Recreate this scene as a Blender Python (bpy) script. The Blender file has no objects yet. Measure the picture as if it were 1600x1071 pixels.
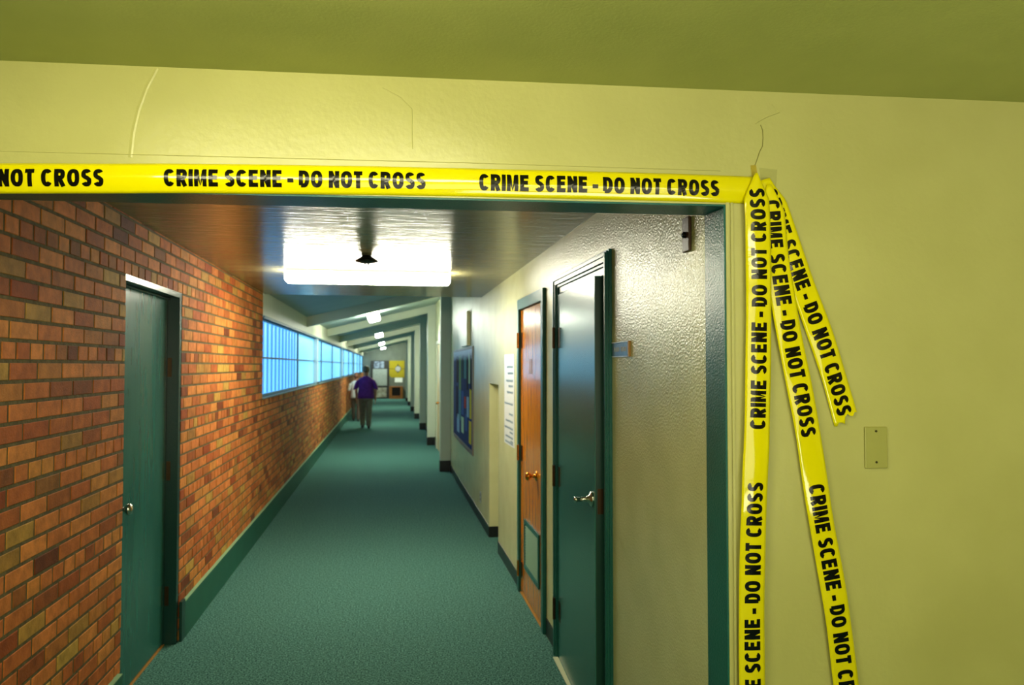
import bpy, bmesh, math, random
from mathutils import Vector, Matrix
random.seed(7)
S = bpy.context.scene
C = S.collection
PI = math.pi

# ---------------------------------------------------------------- measures (metres; X right, Y down the corridor)
R, L = 0.9433, -1.2015            # right and left corridor wall faces
NC, FC = 2.397, 2.313             # ceilings: front room, low corridor part
H = 2.0677                        # opening height
T = 0.1325                        # front wall thickness
def YN(x): return 2.0927 - 0.0498 * x   # front wall face
YE = 7.83                         # where the low ceiling ends
YF = 38.2                         # end wall
SL = 0.246                        # slope of the far ceiling
def ZC(x): return 2.336 + SL * (x + 1.2)

# ---------------------------------------------------------------- helpers
def lin(c):
    f = lambda v: v/12.92 if v <= 0.04045 else ((v+0.055)/1.055)**2.4
    return tuple(f(v/255) for v in c) + (1.0,)

def world_loc(o):
    v = Vector((0, 0, 0))
    while o: v += Vector(o.location); o = o.parent
    return v

class MB:
    def __init__(s): s.v = []; s.f = []; s.m = []
    def add(s, vs, fs, m=0):
        b = len(s.v); s.v += [tuple(v) for v in vs]
        s.f += [tuple(b+i for i in f) for f in fs]; s.m += [m]*len(fs); return s
    def box(s, x0, x1, y0, y1, z0, z1, m=0):
        if x0 > x1: x0, x1 = x1, x0
        if y0 > y1: y0, y1 = y1, y0
        if z0 > z1: z0, z1 = z1, z0
        vs = [(x, y, z) for z in (z0, z1) for y in (y0, y1) for x in (x0, x1)]
        return s.add(vs, [(0,2,3,1),(4,5,7,6),(0,1,5,4),(2,6,7,3),(0,4,6,2),(1,3,7,5)], m)
    def prism(s, poly, z0, z1, m=0):          # poly in xy
        n = len(poly)
        vs = [(x, y, z0) for x, y in poly] + [(x, y, z1) for x, y in poly]
        fs = [tuple(reversed(range(n))), tuple(range(n, 2*n))] + [(i, (i+1) % n, n+(i+1) % n, n+i) for i in range(n)]
        return s.add(vs, fs, m)
    def extrude(s, poly, axis, a0, a1, m=0):  # poly in the plane across axis
        n = len(poly)
        def P(p, a):
            if axis == 'x': return (a, p[0], p[1])
            if axis == 'y': return (p[0], a, p[1])
            return (p[0], p[1], a)
        vs = [P(p, a0) for p in poly] + [P(p, a1) for p in poly]
        fs = [tuple(reversed(range(n))), tuple(range(n, 2*n))] + [(i, (i+1) % n, n+(i+1) % n, n+i) for i in range(n)]
        return s.add(vs, fs, m)
    def lathe(s, prof, origin, axis='z', n=24, m=0):   # prof: (r, h)
        o = Vector(origin); vs = []
        for r, h in prof:
            for k in range(n):
                a = 2*PI*k/n; c, q = r*math.cos(a), r*math.sin(a)
                d = {'z': (c, q, h), 'x': (h, c, q), 'y': (c, h, q)}[axis]
                vs.append(o + Vector(d))
        fs = []
        for i in range(len(prof)-1):
            for k in range(n):
                fs.append((i*n+k, i*n+(k+1) % n, (i+1)*n+(k+1) % n, (i+1)*n+k))
        fs.append(tuple(range(n))); fs.append(tuple(range((len(prof)-1)*n, len(prof)*n)))
        return s.add(vs, fs, m)
    def loft(s, rings, m=0):
        n = len(rings[0]); vs = [p for r in rings for p in r]; fs = []
        for i in range(len(rings)-1):
            for k in range(n): fs.append((i*n+k, i*n+(k+1) % n, (i+1)*n+(k+1) % n, (i+1)*n+k))
        fs.append(tuple(range(n))); fs.append(tuple(range((len(rings)-1)*n, len(rings)*n)))
        return s.add(vs, fs, m)
    def build(s, name, mats, parent=None, smooth=False, bevel=0, seg=2):
        off = world_loc(parent)
        me = bpy.data.meshes.new(name); me.from_pydata([(v[0]-off[0], v[1]-off[1], v[2]-off[2]) for v in s.v], [], s.f)
        if not isinstance(mats, (list, tuple)): mats = [mats]
        for mt in mats: me.materials.append(mt)
        for p, mi in zip(me.polygons, s.m): p.material_index = mi
        bm = bmesh.new(); bm.from_mesh(me); bmesh.ops.recalc_face_normals(bm, faces=bm.faces); bm.to_mesh(me); bm.free()
        if smooth:
            for p in me.polygons: p.use_smooth = True
        o = bpy.data.objects.new(name, me); C.objects.link(o)
        if parent:
            o.parent = parent
        if bevel:
            b = o.modifiers.new('bevel', 'BEVEL'); b.width = bevel; b.segments = seg; b.limit_method = 'ANGLE'
        return o

def empty(name, loc):
    o = bpy.data.objects.new(name, None); C.objects.link(o); o.location = loc; o.empty_display_size = 0.05; return o
def tag(o, label=None, cat=None, group=None, kind=None):
    if label: o['label'] = label
    if cat: o['category'] = cat
    if group: o['group'] = group
    if kind: o['kind'] = kind
    return o
def struct(o): o['kind'] = 'structure'; return o
def copy_tree(o, parent=None, shift=None):
    c = o.copy(); C.objects.link(c)
    if parent: c.parent = parent
    if shift is not None: c.location = Vector(o.location) + Vector(shift)
    for ch in list(o.children): copy_tree(ch, c)
    return c

# ---------------------------------------------------------------- materials
def mat(name, col, rough=0.6, col2=None, nscale=8, ndist=0.0, bump=0, bscale=60, metal=0, spec=0.5, stretch=None, emit=None, estr=0, detail=4, coat=0, mix_lo=.35, mix_hi=.65, bdist=.01):
    m = bpy.data.materials.new(name); m.use_nodes = True; nt = m.node_tree; N = nt.nodes; K = nt.links
    b = N['Principled BSDF']
    b.inputs['Base Color'].default_value = lin(col); b.inputs['Roughness'].default_value = rough
    b.inputs['Metallic'].default_value = metal; b.inputs['Specular IOR Level'].default_value = spec
    b.inputs['Coat Weight'].default_value = coat
    tc = N.new('ShaderNodeTexCoord'); mp = N.new('ShaderNodeMapping'); K.new(tc.outputs['Object'], mp.inputs['Vector'])
    if stretch: mp.inputs['Scale'].default_value = stretch
    if col2:
        n = N.new('ShaderNodeTexNoise'); n.inputs['Scale'].default_value = nscale; n.inputs['Detail'].default_value = detail
        K.new(mp.outputs[0], n.inputs['Vector'])
        r = N.new('ShaderNodeValToRGB'); r.color_ramp.elements[0].position = mix_lo; r.color_ramp.elements[1].position = mix_hi
        r.color_ramp.elements[0].color = lin(col); r.color_ramp.elements[1].color = lin(col2)
        K.new(n.outputs['Fac'], r.inputs['Fac']); K.new(r.outputs[0], b.inputs['Base Color'])
    if bump:
        n = N.new('ShaderNodeTexNoise'); n.inputs['Scale'].default_value = bscale; n.inputs['Detail'].default_value = 3
        K.new(mp.outputs[0], n.inputs['Vector'])
        bp = N.new('ShaderNodeBump'); bp.inputs['Strength'].default_value = bump; bp.inputs['Distance'].default_value = bdist
        K.new(n.outputs['Fac'], bp.inputs['Height']); K.new(bp.outputs[0], b.inputs['Normal'])
    if emit:
        b.inputs['Emission Color'].default_value = lin(emit); b.inputs['Emission Strength'].default_value = estr
    return m

M = {}
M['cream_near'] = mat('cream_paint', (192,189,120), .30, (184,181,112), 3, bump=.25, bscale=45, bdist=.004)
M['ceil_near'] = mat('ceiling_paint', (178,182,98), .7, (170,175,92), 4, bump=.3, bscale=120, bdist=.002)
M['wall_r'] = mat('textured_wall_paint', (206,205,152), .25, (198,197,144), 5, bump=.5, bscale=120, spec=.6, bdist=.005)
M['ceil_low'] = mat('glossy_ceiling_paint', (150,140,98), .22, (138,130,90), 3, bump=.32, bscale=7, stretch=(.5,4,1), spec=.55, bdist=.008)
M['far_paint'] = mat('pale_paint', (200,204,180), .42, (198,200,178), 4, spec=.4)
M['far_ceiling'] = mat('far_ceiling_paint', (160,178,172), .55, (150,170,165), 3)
M['end_paint'] = mat('end_wall_paint', (98,106,98), .7, (90,98,90), 4)
M['teal'] = mat('teal_gloss_paint', (34,98,92), .28, (30,90,84), 6, bump=.45, bscale=160, spec=.3, bdist=.003)
M['teal_door'] = mat('teal_door_paint', (48,108,98), .25, (42,98,90), 4, stretch=(1,3,.5), bump=.03, bscale=6, spec=.6)
M['teal_shaded'] = mat('shaded_teal_gloss_paint', (20,58,54), .24, bump=.3, bscale=160, spec=.6, bdist=.003)  # teal gloss darkened to put shade into the recessed door frame
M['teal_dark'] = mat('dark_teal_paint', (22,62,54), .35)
M['base_green'] = mat('green_baseboard_paint', (28,92,74), .45, (24,84,68), 5)
M['lit_edge'] = mat('lit_green_edge', (130,170,130), .5)
M['black_base'] = mat('black_rubber', (22,24,24), .35)
M['yellow'] = mat('yellow_plastic_film', (232,220,0), .07, spec=.6, bump=.05, bscale=14, stretch=(1,1,3), bdist=.004)
M['yellow'].node_tree.nodes['Principled BSDF'].inputs['Subsurface Weight'].default_value = 0
M['black_ink'] = mat('black_ink', (8,7,6), .14, spec=.35)
M['plate'] = mat('painted_metal_plate', (166,164,86), .45)
M['screw'] = mat('dark_screw', (70,66,34), .4, metal=.5)
M['chrome'] = mat('brushed_chrome', (200,200,190), .18, metal=1)
M['brass'] = mat('brass', (214,140,50), .22, metal=1)
M['dark_bronze'] = mat('dark_bronze', (80,60,40), .35, metal=.8)
M['brown'] = mat('brown_plastic', (70,44,26), .4)
M['white_emit'] = mat('lit_diffuser', (255,255,245), .4, emit=(255,251,226), estr=54)
M['near_emit'] = mat('lit_diffuser_front_room', (255,250,220), .4, emit=(255,248,205), estr=20)
M['far_emit'] = mat('lit_far_diffuser', (255,255,250), .4, emit=(248,255,236), estr=60)
M['housing'] = mat('white_enamel', (210,214,190), .35)
M['sprinkler'] = mat('dark_metal', (40,42,36), .3, metal=.7)
M['white_trim'] = mat('white_window_paint', (222,230,226), .35)
M['dark_line'] = mat('window_bar', (70,110,130), .45)
M['sill'] = mat('window_sill', (120,120,100), .5)
M['paper'] = mat('white_paper', (232,238,238), .25, spec=.5)
M['ink_blue'] = mat('blue_grey_ink', (96,120,136), .6)
M['frame_wood'] = mat('board_frame_wood', (120,108,92), .5)
M['cork'] = mat('blue_board_paper', (34,52,96), .95, (42,64,108), 12, spec=.1)
M['blue_sign'] = mat('blue_sign', (54,104,140), .3)
M['wood_edge'] = mat('wood_edge', (168,120,50), .45)
M['threshold'] = mat('pale_threshold', (206,212,176), .4)
M['niche'] = mat('niche_paint', (198,188,120), .5)
M['cloth_white'] = mat('white_shirt', (190,196,194), .85)
M['purple'] = mat('purple_cloth', (92,28,128), .85, (80,22,112), 14)
M['khaki'] = mat('khaki_cloth', (116,112,92), .85, (104,100,82), 14)
M['brown_cloth'] = mat('brown_cloth', (84,72,62), .85)
M['skin'] = mat('skin', (160,110,84), .55)
M['hair'] = mat('grey_brown_hair', (62,52,40), .6, (110,98,72), 30)
M['hair2'] = mat('brown_hair', (110,66,40), .6)
M['shoe'] = mat('black_shoe', (20,18,20), .4)
M['banner'] = mat('yellow_banner', (160,144,4), .8)
M['grey_ink'] = mat('grey_emblem', (170,170,176), .6)
M['dark_ink'] = mat('dark_ink', (36,36,34), .6)
M['desk'] = mat('orange_wood', (150,92,30), .5, (130,76,24), 6)
M['case_grey'] = mat('grey_panel', (150,158,152), .5, (138,146,142), 10)
M['grille'] = mat('grey_green_grille', (112,146,118), .5)
M['clear_tape'] = mat('clear_tape', (190,190,120), .12)
_b = M['clear_tape'].node_tree.nodes['Principled BSDF']; _b.inputs['Alpha'].default_value = .14
M['old_tape'] = mat('yellowed_tape', (200,180,60), .3)
M['old_tape'].node_tree.nodes['Principled BSDF'].inputs['Alpha'].default_value = .6
M['door_cream'] = mat('cream_door', (200,176,120), .4)

# amber varnished door: straight vertical grain
M['amber'] = mat('amber_varnished_wood', (214,134,20), .2, (190,106,10), 5, stretch=(3,9,.5), spec=.6, coat=.3, detail=6)
# carpet
M['carpet'] = mat('teal_carpet', (26,68,66), .95, (100,150,138), 110, bump=.6, bscale=200, spec=.1, detail=2, bdist=.01)
nt = M['carpet'].node_tree
def _carpet():
    N, K = nt.nodes, nt.links; b = N['Principled BSDF']
    src = b.inputs['Base Color'].links[0].from_socket
    n = N.new('ShaderNodeTexNoise'); n.inputs['Scale'].default_value = 40; n.inputs['Detail'].default_value = 5
    tc = [x for x in N if x.type == 'TEX_COORD'][0]; K.new(tc.outputs['Object'], n.inputs['Vector'])
    mr = N.new('ShaderNodeMapRange'); mr.inputs['From Min'].default_value = .3; mr.inputs['From Max'].default_value = .7
    mr.inputs['To Min'].default_value = .8; mr.inputs['To Max'].default_value = 1.15; K.new(n.outputs['Fac'], mr.inputs['Value'])
    mx = N.new('ShaderNodeVectorMath'); mx.operation = 'SCALE'; K.new(src, mx.inputs[0]); K.new(mr.outputs[0], mx.inputs['Scale'])
    K.new(mx.outputs[0], b.inputs['Base Color'])
_carpet()
# brick faces: one tone per brick (random per island) plus fine grain
def brick_mat():
    m = bpy.data.materials.new('face_brick'); m.use_nodes = True; N = m.node_tree.nodes; K = m.node_tree.links; b = N['Principled BSDF']
    g = N.new('ShaderNodeNewGeometry'); r = N.new('ShaderNodeValToRGB'); cr = r.color_ramp
    cols = [(0,(104,50,26)),(.1,(180,98,44)),(.3,(208,124,60)),(.45,(166,82,36)),(.58,(212,130,62)),(.72,(192,126,56)),(.84,(146,64,28)),(.95,(190,150,68)),(1,(124,54,26))]
    while len(cr.elements) < len(cols): cr.elements.new(.5)
    for e, (p, c) in zip(cr.elements, cols): e.position = p; e.color = lin(c)
    K.new(g.outputs['Random Per Island'], r.inputs['Fac'])
    tc = N.new('ShaderNodeTexCoord'); n = N.new('ShaderNodeTexNoise'); n.inputs['Scale'].default_value = 22; n.inputs['Detail'].default_value = 6
    K.new(tc.outputs['Object'], n.inputs['Vector'])
    mr = N.new('ShaderNodeMapRange'); mr.inputs['From Min'].default_value = .3; mr.inputs['From Max'].default_value = .7
    mr.inputs['To Min'].default_value = .72; mr.inputs['To Max'].default_value = 1.2; K.new(n.outputs['Fac'], mr.inputs['Value'])
    mx = N.new('ShaderNodeVectorMath'); mx.operation = 'SCALE'; K.new(r.outputs[0], mx.inputs[0]); K.new(mr.outputs[0], mx.inputs['Scale'])
    K.new(mx.outputs[0], b.inputs['Base Color']); b.inputs['Roughness'].default_value = .75; b.inputs['Specular IOR Level'].default_value = .25
    n2 = N.new('ShaderNodeTexNoise'); n2.inputs['Scale'].default_value = 130; K.new(tc.outputs['Object'], n2.inputs['Vector'])
    bp = N.new('ShaderNodeBump'); bp.inputs['Strength'].default_value = .4; bp.inputs['Distance'].default_value = .004
    K.new(n2.outputs['Fac'], bp.inputs['Height']); K.new(bp.outputs[0], b.inputs['Normal'])
    return m
M['brick'] = brick_mat()
M['mortar'] = mat('mortar', (104,92,56), .9, (82,72,42), 30, bump=.4, bscale=90)
def window_mat(name, c, s):
    m = bpy.data.materials.new(name); m.use_nodes = True; b = m.node_tree.nodes['Principled BSDF']
    b.inputs['Base Color'].default_value = lin((120,160,190)); b.inputs['Roughness'].default_value = .35
    b.inputs['Emission Color'].default_value = lin(c); b.inputs['Emission Strength'].default_value = s
    return m
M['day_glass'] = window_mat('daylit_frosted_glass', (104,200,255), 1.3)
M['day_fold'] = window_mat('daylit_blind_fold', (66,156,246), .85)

# ---------------------------------------------------------------- floor and ceilings
struct(MB().box(-3.2, 4.0, -3.0, YF+.1, -.1, 0).build('floor', M['carpet']))
mb = MB(); mb.prism([(-3.2,-3.0),(4.0,-3.0),(4.0,YN(4.0)),(-3.2,YN(-3.2))], NC, NC+.1)
struct(mb.build('ceiling', M['ceil_near']))
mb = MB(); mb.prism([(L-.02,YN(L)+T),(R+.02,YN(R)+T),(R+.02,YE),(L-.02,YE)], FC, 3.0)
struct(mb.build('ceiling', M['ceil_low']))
mb = MB(); mb.extrude([(L-.1,ZC(L-.1)),(R+.1,ZC(R+.1)),(R+.1,ZC(R+.1)+.1),(L-.1,ZC(L-.1)+.1)], 'y', YE+.001, YF+.1)
struct(mb.build('ceiling', M['far_ceiling']))

# ---------------------------------------------------------------- front wall with the opening
wf = MB()
def wallseg(mb, x0, x1, z0, z1):
    mb.prism([(x0,YN(x0)),(x1,YN(x1)),(x1,YN(x1)+T),(x0,YN(x0)+T)], z0, z1)
wallseg(wf, -3.2, L, 0, NC); wallseg(wf, R, 4.0, 0, NC); wallseg(wf, L, R, H, NC)
wall_front = struct(wf.build('wall_front', M['cream_near']))
# hairline crack and paint creases on that wall
def ridge(name, pts, w, d, material, parent):
    mb = MB()
    for (x0, z0), (x1, z1) in zip(pts, pts[1:]):
        dx, dz = x1-x0, z1-z0; l = math.hypot(dx, dz) or 1; nx, nz = -dz/l*w/2, dx/l*w/2
        y0, y1 = YN(x0), YN(x1)
        vs = [(x0+nx,y0+.001,z0+nz),(x0,y0-d,z0),(x0-nx,y0+.001,z0-nz),(x1+nx,y1+.001,z1+nz),(x1,y1-d,z1),(x1-nx,y1+.001,z1-nz)]
        mb.add(vs, [(0,1,4,3),(1,2,5,4),(0,3,5,2),(0,2,1),(3,4,5)])
    return mb.build(name, material, parent)
M['crack'] = mat('crack_shadow', (128,126,60), .8)
ridge('paint_crack', [(1.08,2.366),(1.1,2.344),(1.108,2.339),(1.098,2.334),(1.073,2.325),(1.055,2.315),(1.035,2.303)], .004, .0016, M['cream_near'], wall_front)
ridge('paint_crack', [(1.050,2.30),(1.056,2.285),(1.057,2.263),(1.055,2.239),(1.046,2.222),(1.039,2.201),(1.031,2.18),(1.027,2.161)], .0045, .0014, M['crack'], wall_front)
ridge('paint_crease', [(-.605,2.393),(-.63,2.34),(-.65,2.28),(-.662,2.22),(-.668,2.155)], .020, .0012, M['cream_near'], wall_front)
ridge('paint_crease', [(-.02,2.365),(.03,2.34),(.06,2.31),(.062,2.20)], .006, .0010, M['cream_near'], wall_front)
ridge('paint_crease', [(-1.3,2.160),(.2,2.166),(.93,2.164)], .004, .0015, M['cream_near'], wall_front)

# pale moulding round the opening and the teal lining of its depth
tr = MB()
for a, b in ((R, R+.010), (R+.014, R+.022)):
    tr.prism([(a,YN(a)-.004),(b,YN(b)-.004),(b,YN(b)),(a,YN(a))], 0, H+.012)
for a, b in ((L-.010, L), (L-.022, L-.014)):
    tr.prism([(a,YN(a)-.004),(b,YN(b)-.004),(b,YN(b)),(a,YN(a))], 0, H+.012)
tr.prism([(L,YN(L)-.003),(R,YN(R)-.003),(R,YN(R)),(L,YN(L))], H, H+.012)
struct(tr.build('trim_1', M['cream_near'], bevel=.001))
tr = MB(); e = .005
tr.prism([(R-e,YN(R)-.001),(R,YN(R)-.001),(R,YN(R)+T),(R-e,YN(R)+T)], 0, H)
tr.prism([(L,YN(L)-.001),(L+e,YN(L)-.001),(L+e,YN(L)+T),(L,YN(L)+T)], 0, H)
tr.prism([(L+e,YN(L)-.001),(R-e,YN(R)-.001),(R-e,YN(R)+T),(L+e,YN(L)+T)], H-e, H)
struct(tr.build('trim_2', M['teal']))

# rest of the front room, behind the camera
struct(MB().box(-3.3, -3.2, -3.0, 2.25, 0, NC).build('wall_left_front_room', M['cream_near']))
struct(MB().box(4.0, 4.1, -3.0, 1.9, 0, NC).build('wall_right_front_room', M['cream_near']))
struct(MB().box(-3.3, 4.1, -3.1, -3.0, 0, NC).build('wall_back', M['cream_near']))

# ---------------------------------------------------------------- right wall with openings
GD = (3.235, 4.175, 2.02)         # green door opening
WD = (4.62, 5.44, 2.02)           # amber door opening
NI = (6.60, 7.20, 1.445)          # niche
FD = [(14.05, 15.0, 2.02), (21.9, 22.8, 2.02), (29.7, 30.6, 2.02)]
rw = MB(); y = YN(R)+T; top = 2.95
for (a, b, zt) in [GD, WD, NI] + FD:
    rw.box(R, R+.15, y, a, 0, top); rw.box(R, R+.15, a, b, zt, top); y = b
rw.box(R, R+.15, y, YF, 0, top)
rw.box(R+.45, R+.5, NI[0]-.1, NI[1]+.1, 0, NI[2]+.1); rw.box(R+.15, R+.45, NI[0]-.05, NI[0], 0, NI[2]+.05)
rw.box(R+.15, R+.45, NI[1], NI[1]+.05, 0, NI[2]+.05); rw.box(R+.15, R+.45, NI[0], NI[1], NI[2], NI[2]+.05)
struct(rw.build('wall_right', M['wall_r']))
struct(MB().box(L-.3, R+.3, YF, YF+.1, 0, 3.0).build('wall_end', M['end_paint']))
# baseboard right
bb = MB(); bh = .10; segs = []; y = YN(R)+T+.001
for a, b in ((3.16, 4.26), (4.55, 5.51), (NI[0], NI[1]), (13.98, 15.07), (21.83, 22.87), (29.63, 30.67)):
    segs.append((y, a)); y = b
segs.append((y, YF))
for a, b in segs: bb.box(R-.006, R, a, b, 0, bh)
bb.box(R, R+.44, NI[1]-.006, NI[1], 0, bh); bb.box(R, R+.44, NI[0], NI[0]+.006, 0, bh)
struct(bb.build('baseboard_right', M['black_base']))

# ---------------------------------------------------------------- left brick wall
CH = .0677; BL = .2032; JT = .0125
DO = (3.79, 4.78, 2.055)          # door opening
lw = MB()
ys = YN(L)+T
LB = L-.0030                        # mortar face
for (a, b, z0, z1) in [(ys, DO[0], 0, FC), (DO[0], DO[1], DO[2], FC), (DO[1], 7.73, 0, FC), (7.73, YF, 0, 1.285)]:
    lw.box(L-.30, LB, a, b, z0, z1, 1)
def brick(mb, y0, y1, z0, z1):
    e = .0022; d = random.uniform(-.0012, .0008)
    vs = [(LB-.001,y0,z0),(LB-.001,y1,z0),(LB-.001,y1,z1),(LB-.001,y0,z1),
          (L-.0015+d,y0,z0),(L-.0015+d,y1,z0),(L-.0015+d,y1,z1),(L-.0015+d,y0,z1),
          (L+d,y0+e,z0+e),(L+d,y1-e,z0+e),(L+d,y1-e,z1-e),(L+d,y0+e,z1-e)]
    fs = [(8,9,10,11)]
    for k in range(4):
        k2 = (k+1) % 4; fs += [(k, k2, 4+k2, 4+k), (4+k, 4+k2, 8+k2, 8+k)]
    mb.add(vs, fs, 0)
row = 0
while row*CH < FC-.01:
    z0, z1 = row*CH+JT/2, min((row+1)*CH-JT/2, FC)
    hdr = row % 6 == 0; step = BL/2 if hdr else BL
    off = (BL*.25 if hdr else (0 if row % 2 else BL/2)) + random.uniform(-.004, .004)
    y = ys-off
    while y < YF:
        a, b = max(y+JT/2, ys), min(y+step-JT/2, YF); y += step
        if b-a < .012: continue
        parts = [(a, b)]
        if z0 < DO[2]-.02:           # cut at the door
            np_ = []
            for (p, q) in parts:
                if q <= DO[0] or p >= DO[1]: np_.append((p, q))
                else:
                    if p < DO[0]-.012: np_.append((p, DO[0]))
                    if q > DO[1]+.012: np_.append((DO[1], q))
            parts = np_
        if z1 > 1.285:
            parts = [(p, min(q, 7.73)) for p, q in parts if p < 7.715]
        for p, q in parts:
            if q-p > .01: brick(lw, p, q, z0, z1)
    row += 1
struct(lw.build('wall_left', [M['brick'], M['mortar']]))
# painted band above the windows
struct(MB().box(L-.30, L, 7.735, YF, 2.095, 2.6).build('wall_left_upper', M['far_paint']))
# green baseboard left with a top strip coloured paler for the light it catches
bb = MB()
for a, b in ((ys+.001, DO[0]-.035), (DO[1]+.07, YF)):
    bb.box(L+.001, L+.020, a, b, 0, .211, 0); bb.box(L-.003, L+.021, a-.001 if a > 4 else a, b, .211, .2165, 1)
struct(bb.build('baseboard_left', [M['base_green'], M['lit_edge']]))

# ---------------------------------------------------------------- windows in the left wall
posts = [7.735, 13.65, 21.0, 27.9, 34.6, YF]
WZ0, WZ1 = 1.285, 2.095
extra = {0: [11.15], 1: [15.0, 17.9], 2: [22.4, 25.2], 3: [29.3, 32.0], 4: [36.0]}
wlab = ['long daylit window bank nearest the low ceiling, with vertical blind folds', 'daylit blue window bank, second along the corridor', 'third blue window bank along the corridor',
        'fourth blue window bank along the corridor', 'farthest short blue window by the end wall']
for i in range(5):
    a, b = posts[i], posts[i+1]
    w = empty('window_%d' % (i+1), (L, (a+b)/2, WZ0)); struct(w)
    f = MB(); X0, X1 = L-.09, L-.035
    f.box(X0, X1, a, b, WZ0+.012, WZ0+.035); f.box(X0, X1, a, b, WZ1-.03, WZ1)
    f.box(X0, X1, a, a+.03, WZ0+.035, WZ1-.03); f.box(X0, X1, b-.03, b, WZ0+.035, WZ1-.03)
    f.build('window_frame', M['dark_line'], w)
    m = MB()
    m.box(L-.07, L-.045, a+.03, b-.03, 1.682, 1.70)
    for yy in extra[i]: m.box(L-.07, L-.048, yy-.014, yy+.014, WZ0+.035, WZ1-.03)
    m.build('glazing_bar', M['dark_line'], w)
    p = MB(); p.box(L-.085, L-.078, a+.03, b-.03, WZ0+.035, WZ1-.03)
    p.build('pane', M['day_glass'], w)
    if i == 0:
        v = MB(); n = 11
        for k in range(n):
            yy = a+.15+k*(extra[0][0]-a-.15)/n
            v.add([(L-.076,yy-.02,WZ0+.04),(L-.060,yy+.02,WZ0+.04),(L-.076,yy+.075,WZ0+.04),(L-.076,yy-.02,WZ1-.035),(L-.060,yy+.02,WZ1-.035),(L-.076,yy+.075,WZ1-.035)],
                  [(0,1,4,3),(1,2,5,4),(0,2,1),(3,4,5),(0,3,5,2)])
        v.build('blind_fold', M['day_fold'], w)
    s = MB(); s.box(L-.30, L+.018, a+.0, b, WZ0, WZ0+.012); s.build('window_sill', M['sill'], w)
    if i > 0:
        q = MB(); q.box(L-.075, L-.005, a-.05, a+.05, WZ0+.013, WZ1); q.build('window_post', M['white_trim'], w, bevel=.004)
        q = MB(); q.box(L-.004, L+.012, a-.16, a+.12, WZ0+.013, WZ0+.04); q.build('window_latch', M['dark_ink'], w)
# top rail above the windows
struct(MB().box(L, L+.012, 7.735, YF, 2.072, 2.10).build('trim_3', M['dark_line']))

# ---------------------------------------------------------------- columns and sloping beams
cols = [11.75, 15.65, 19.55, 23.5, 27.45, 31.4, 35.0]
for i, y in enumerate(cols):
    c = empty('trim_%d' % (4+i), (R-.08, y, 0)); struct(c)
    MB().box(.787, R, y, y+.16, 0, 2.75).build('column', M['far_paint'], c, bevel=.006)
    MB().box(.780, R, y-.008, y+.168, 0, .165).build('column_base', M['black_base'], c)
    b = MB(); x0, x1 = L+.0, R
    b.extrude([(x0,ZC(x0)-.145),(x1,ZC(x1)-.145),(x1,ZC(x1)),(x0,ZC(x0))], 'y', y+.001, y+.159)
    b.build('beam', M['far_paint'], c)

# ---------------------------------------------------------------- doors
def hinge(parent, x, y, z, mt, sx=-1, barrel=True, h=.10, w=.032):
    mb = MB(); mb.box(x, x+sx*.003, y-w, y+.012, z-h/2, z+h/2)
    if barrel: mb.lathe([(.007,-h/2),(.007,h/2)], (x+sx*.006, y, z), 'z', 10)
    return mb.build('hinge', mt, parent)
def knob(parent, x, y, z, sx, mt, kind='ball'):
    mb = MB()
    if kind == 'ball':
        pr = [(.033,0),(.033,.004),(.026,.009),(.013,.012),(.011,.034),(.017,.040),(.026,.046),(.029,.056),(.026,.066),(.016,.073),(.004,.075)]
    else:
        pr = [(.034,0),(.034,.005),(.028,.010),(.016,.014),(.016,.022),(.0105,.024),(.0105,.066),(.0125,.068),(.0125,.078),(.009,.081)]
    mb.lathe([(r, sx*h) for r, h in pr], (x, y, z), 'x', 24)
    o = mb.build('knob', mt, parent, smooth=True); return o

# door_1, left, set back in the brick wall
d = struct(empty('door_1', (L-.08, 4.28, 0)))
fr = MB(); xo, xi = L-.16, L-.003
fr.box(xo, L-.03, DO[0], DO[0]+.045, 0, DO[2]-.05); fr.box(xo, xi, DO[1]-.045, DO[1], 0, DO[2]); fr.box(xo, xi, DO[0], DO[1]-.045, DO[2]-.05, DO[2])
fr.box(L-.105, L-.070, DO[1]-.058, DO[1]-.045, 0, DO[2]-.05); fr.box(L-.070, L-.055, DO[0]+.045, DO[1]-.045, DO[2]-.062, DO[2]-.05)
fr.build('door_frame', M['teal_shaded'], d, bevel=.003)
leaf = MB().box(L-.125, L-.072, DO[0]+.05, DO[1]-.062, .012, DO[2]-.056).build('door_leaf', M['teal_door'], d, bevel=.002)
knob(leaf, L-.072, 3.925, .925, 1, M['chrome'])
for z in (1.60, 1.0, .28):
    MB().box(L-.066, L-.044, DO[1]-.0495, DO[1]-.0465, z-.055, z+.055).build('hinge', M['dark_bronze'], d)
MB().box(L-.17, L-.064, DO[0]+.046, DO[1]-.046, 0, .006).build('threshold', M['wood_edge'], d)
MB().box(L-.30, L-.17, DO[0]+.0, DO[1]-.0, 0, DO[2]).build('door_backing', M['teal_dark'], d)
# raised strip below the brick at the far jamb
MB().box(L+.005, L+.02, DO[1]-.005, DO[1]+.068, 0, .23).build('jamb_block', M['teal_dark'], d)

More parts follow.
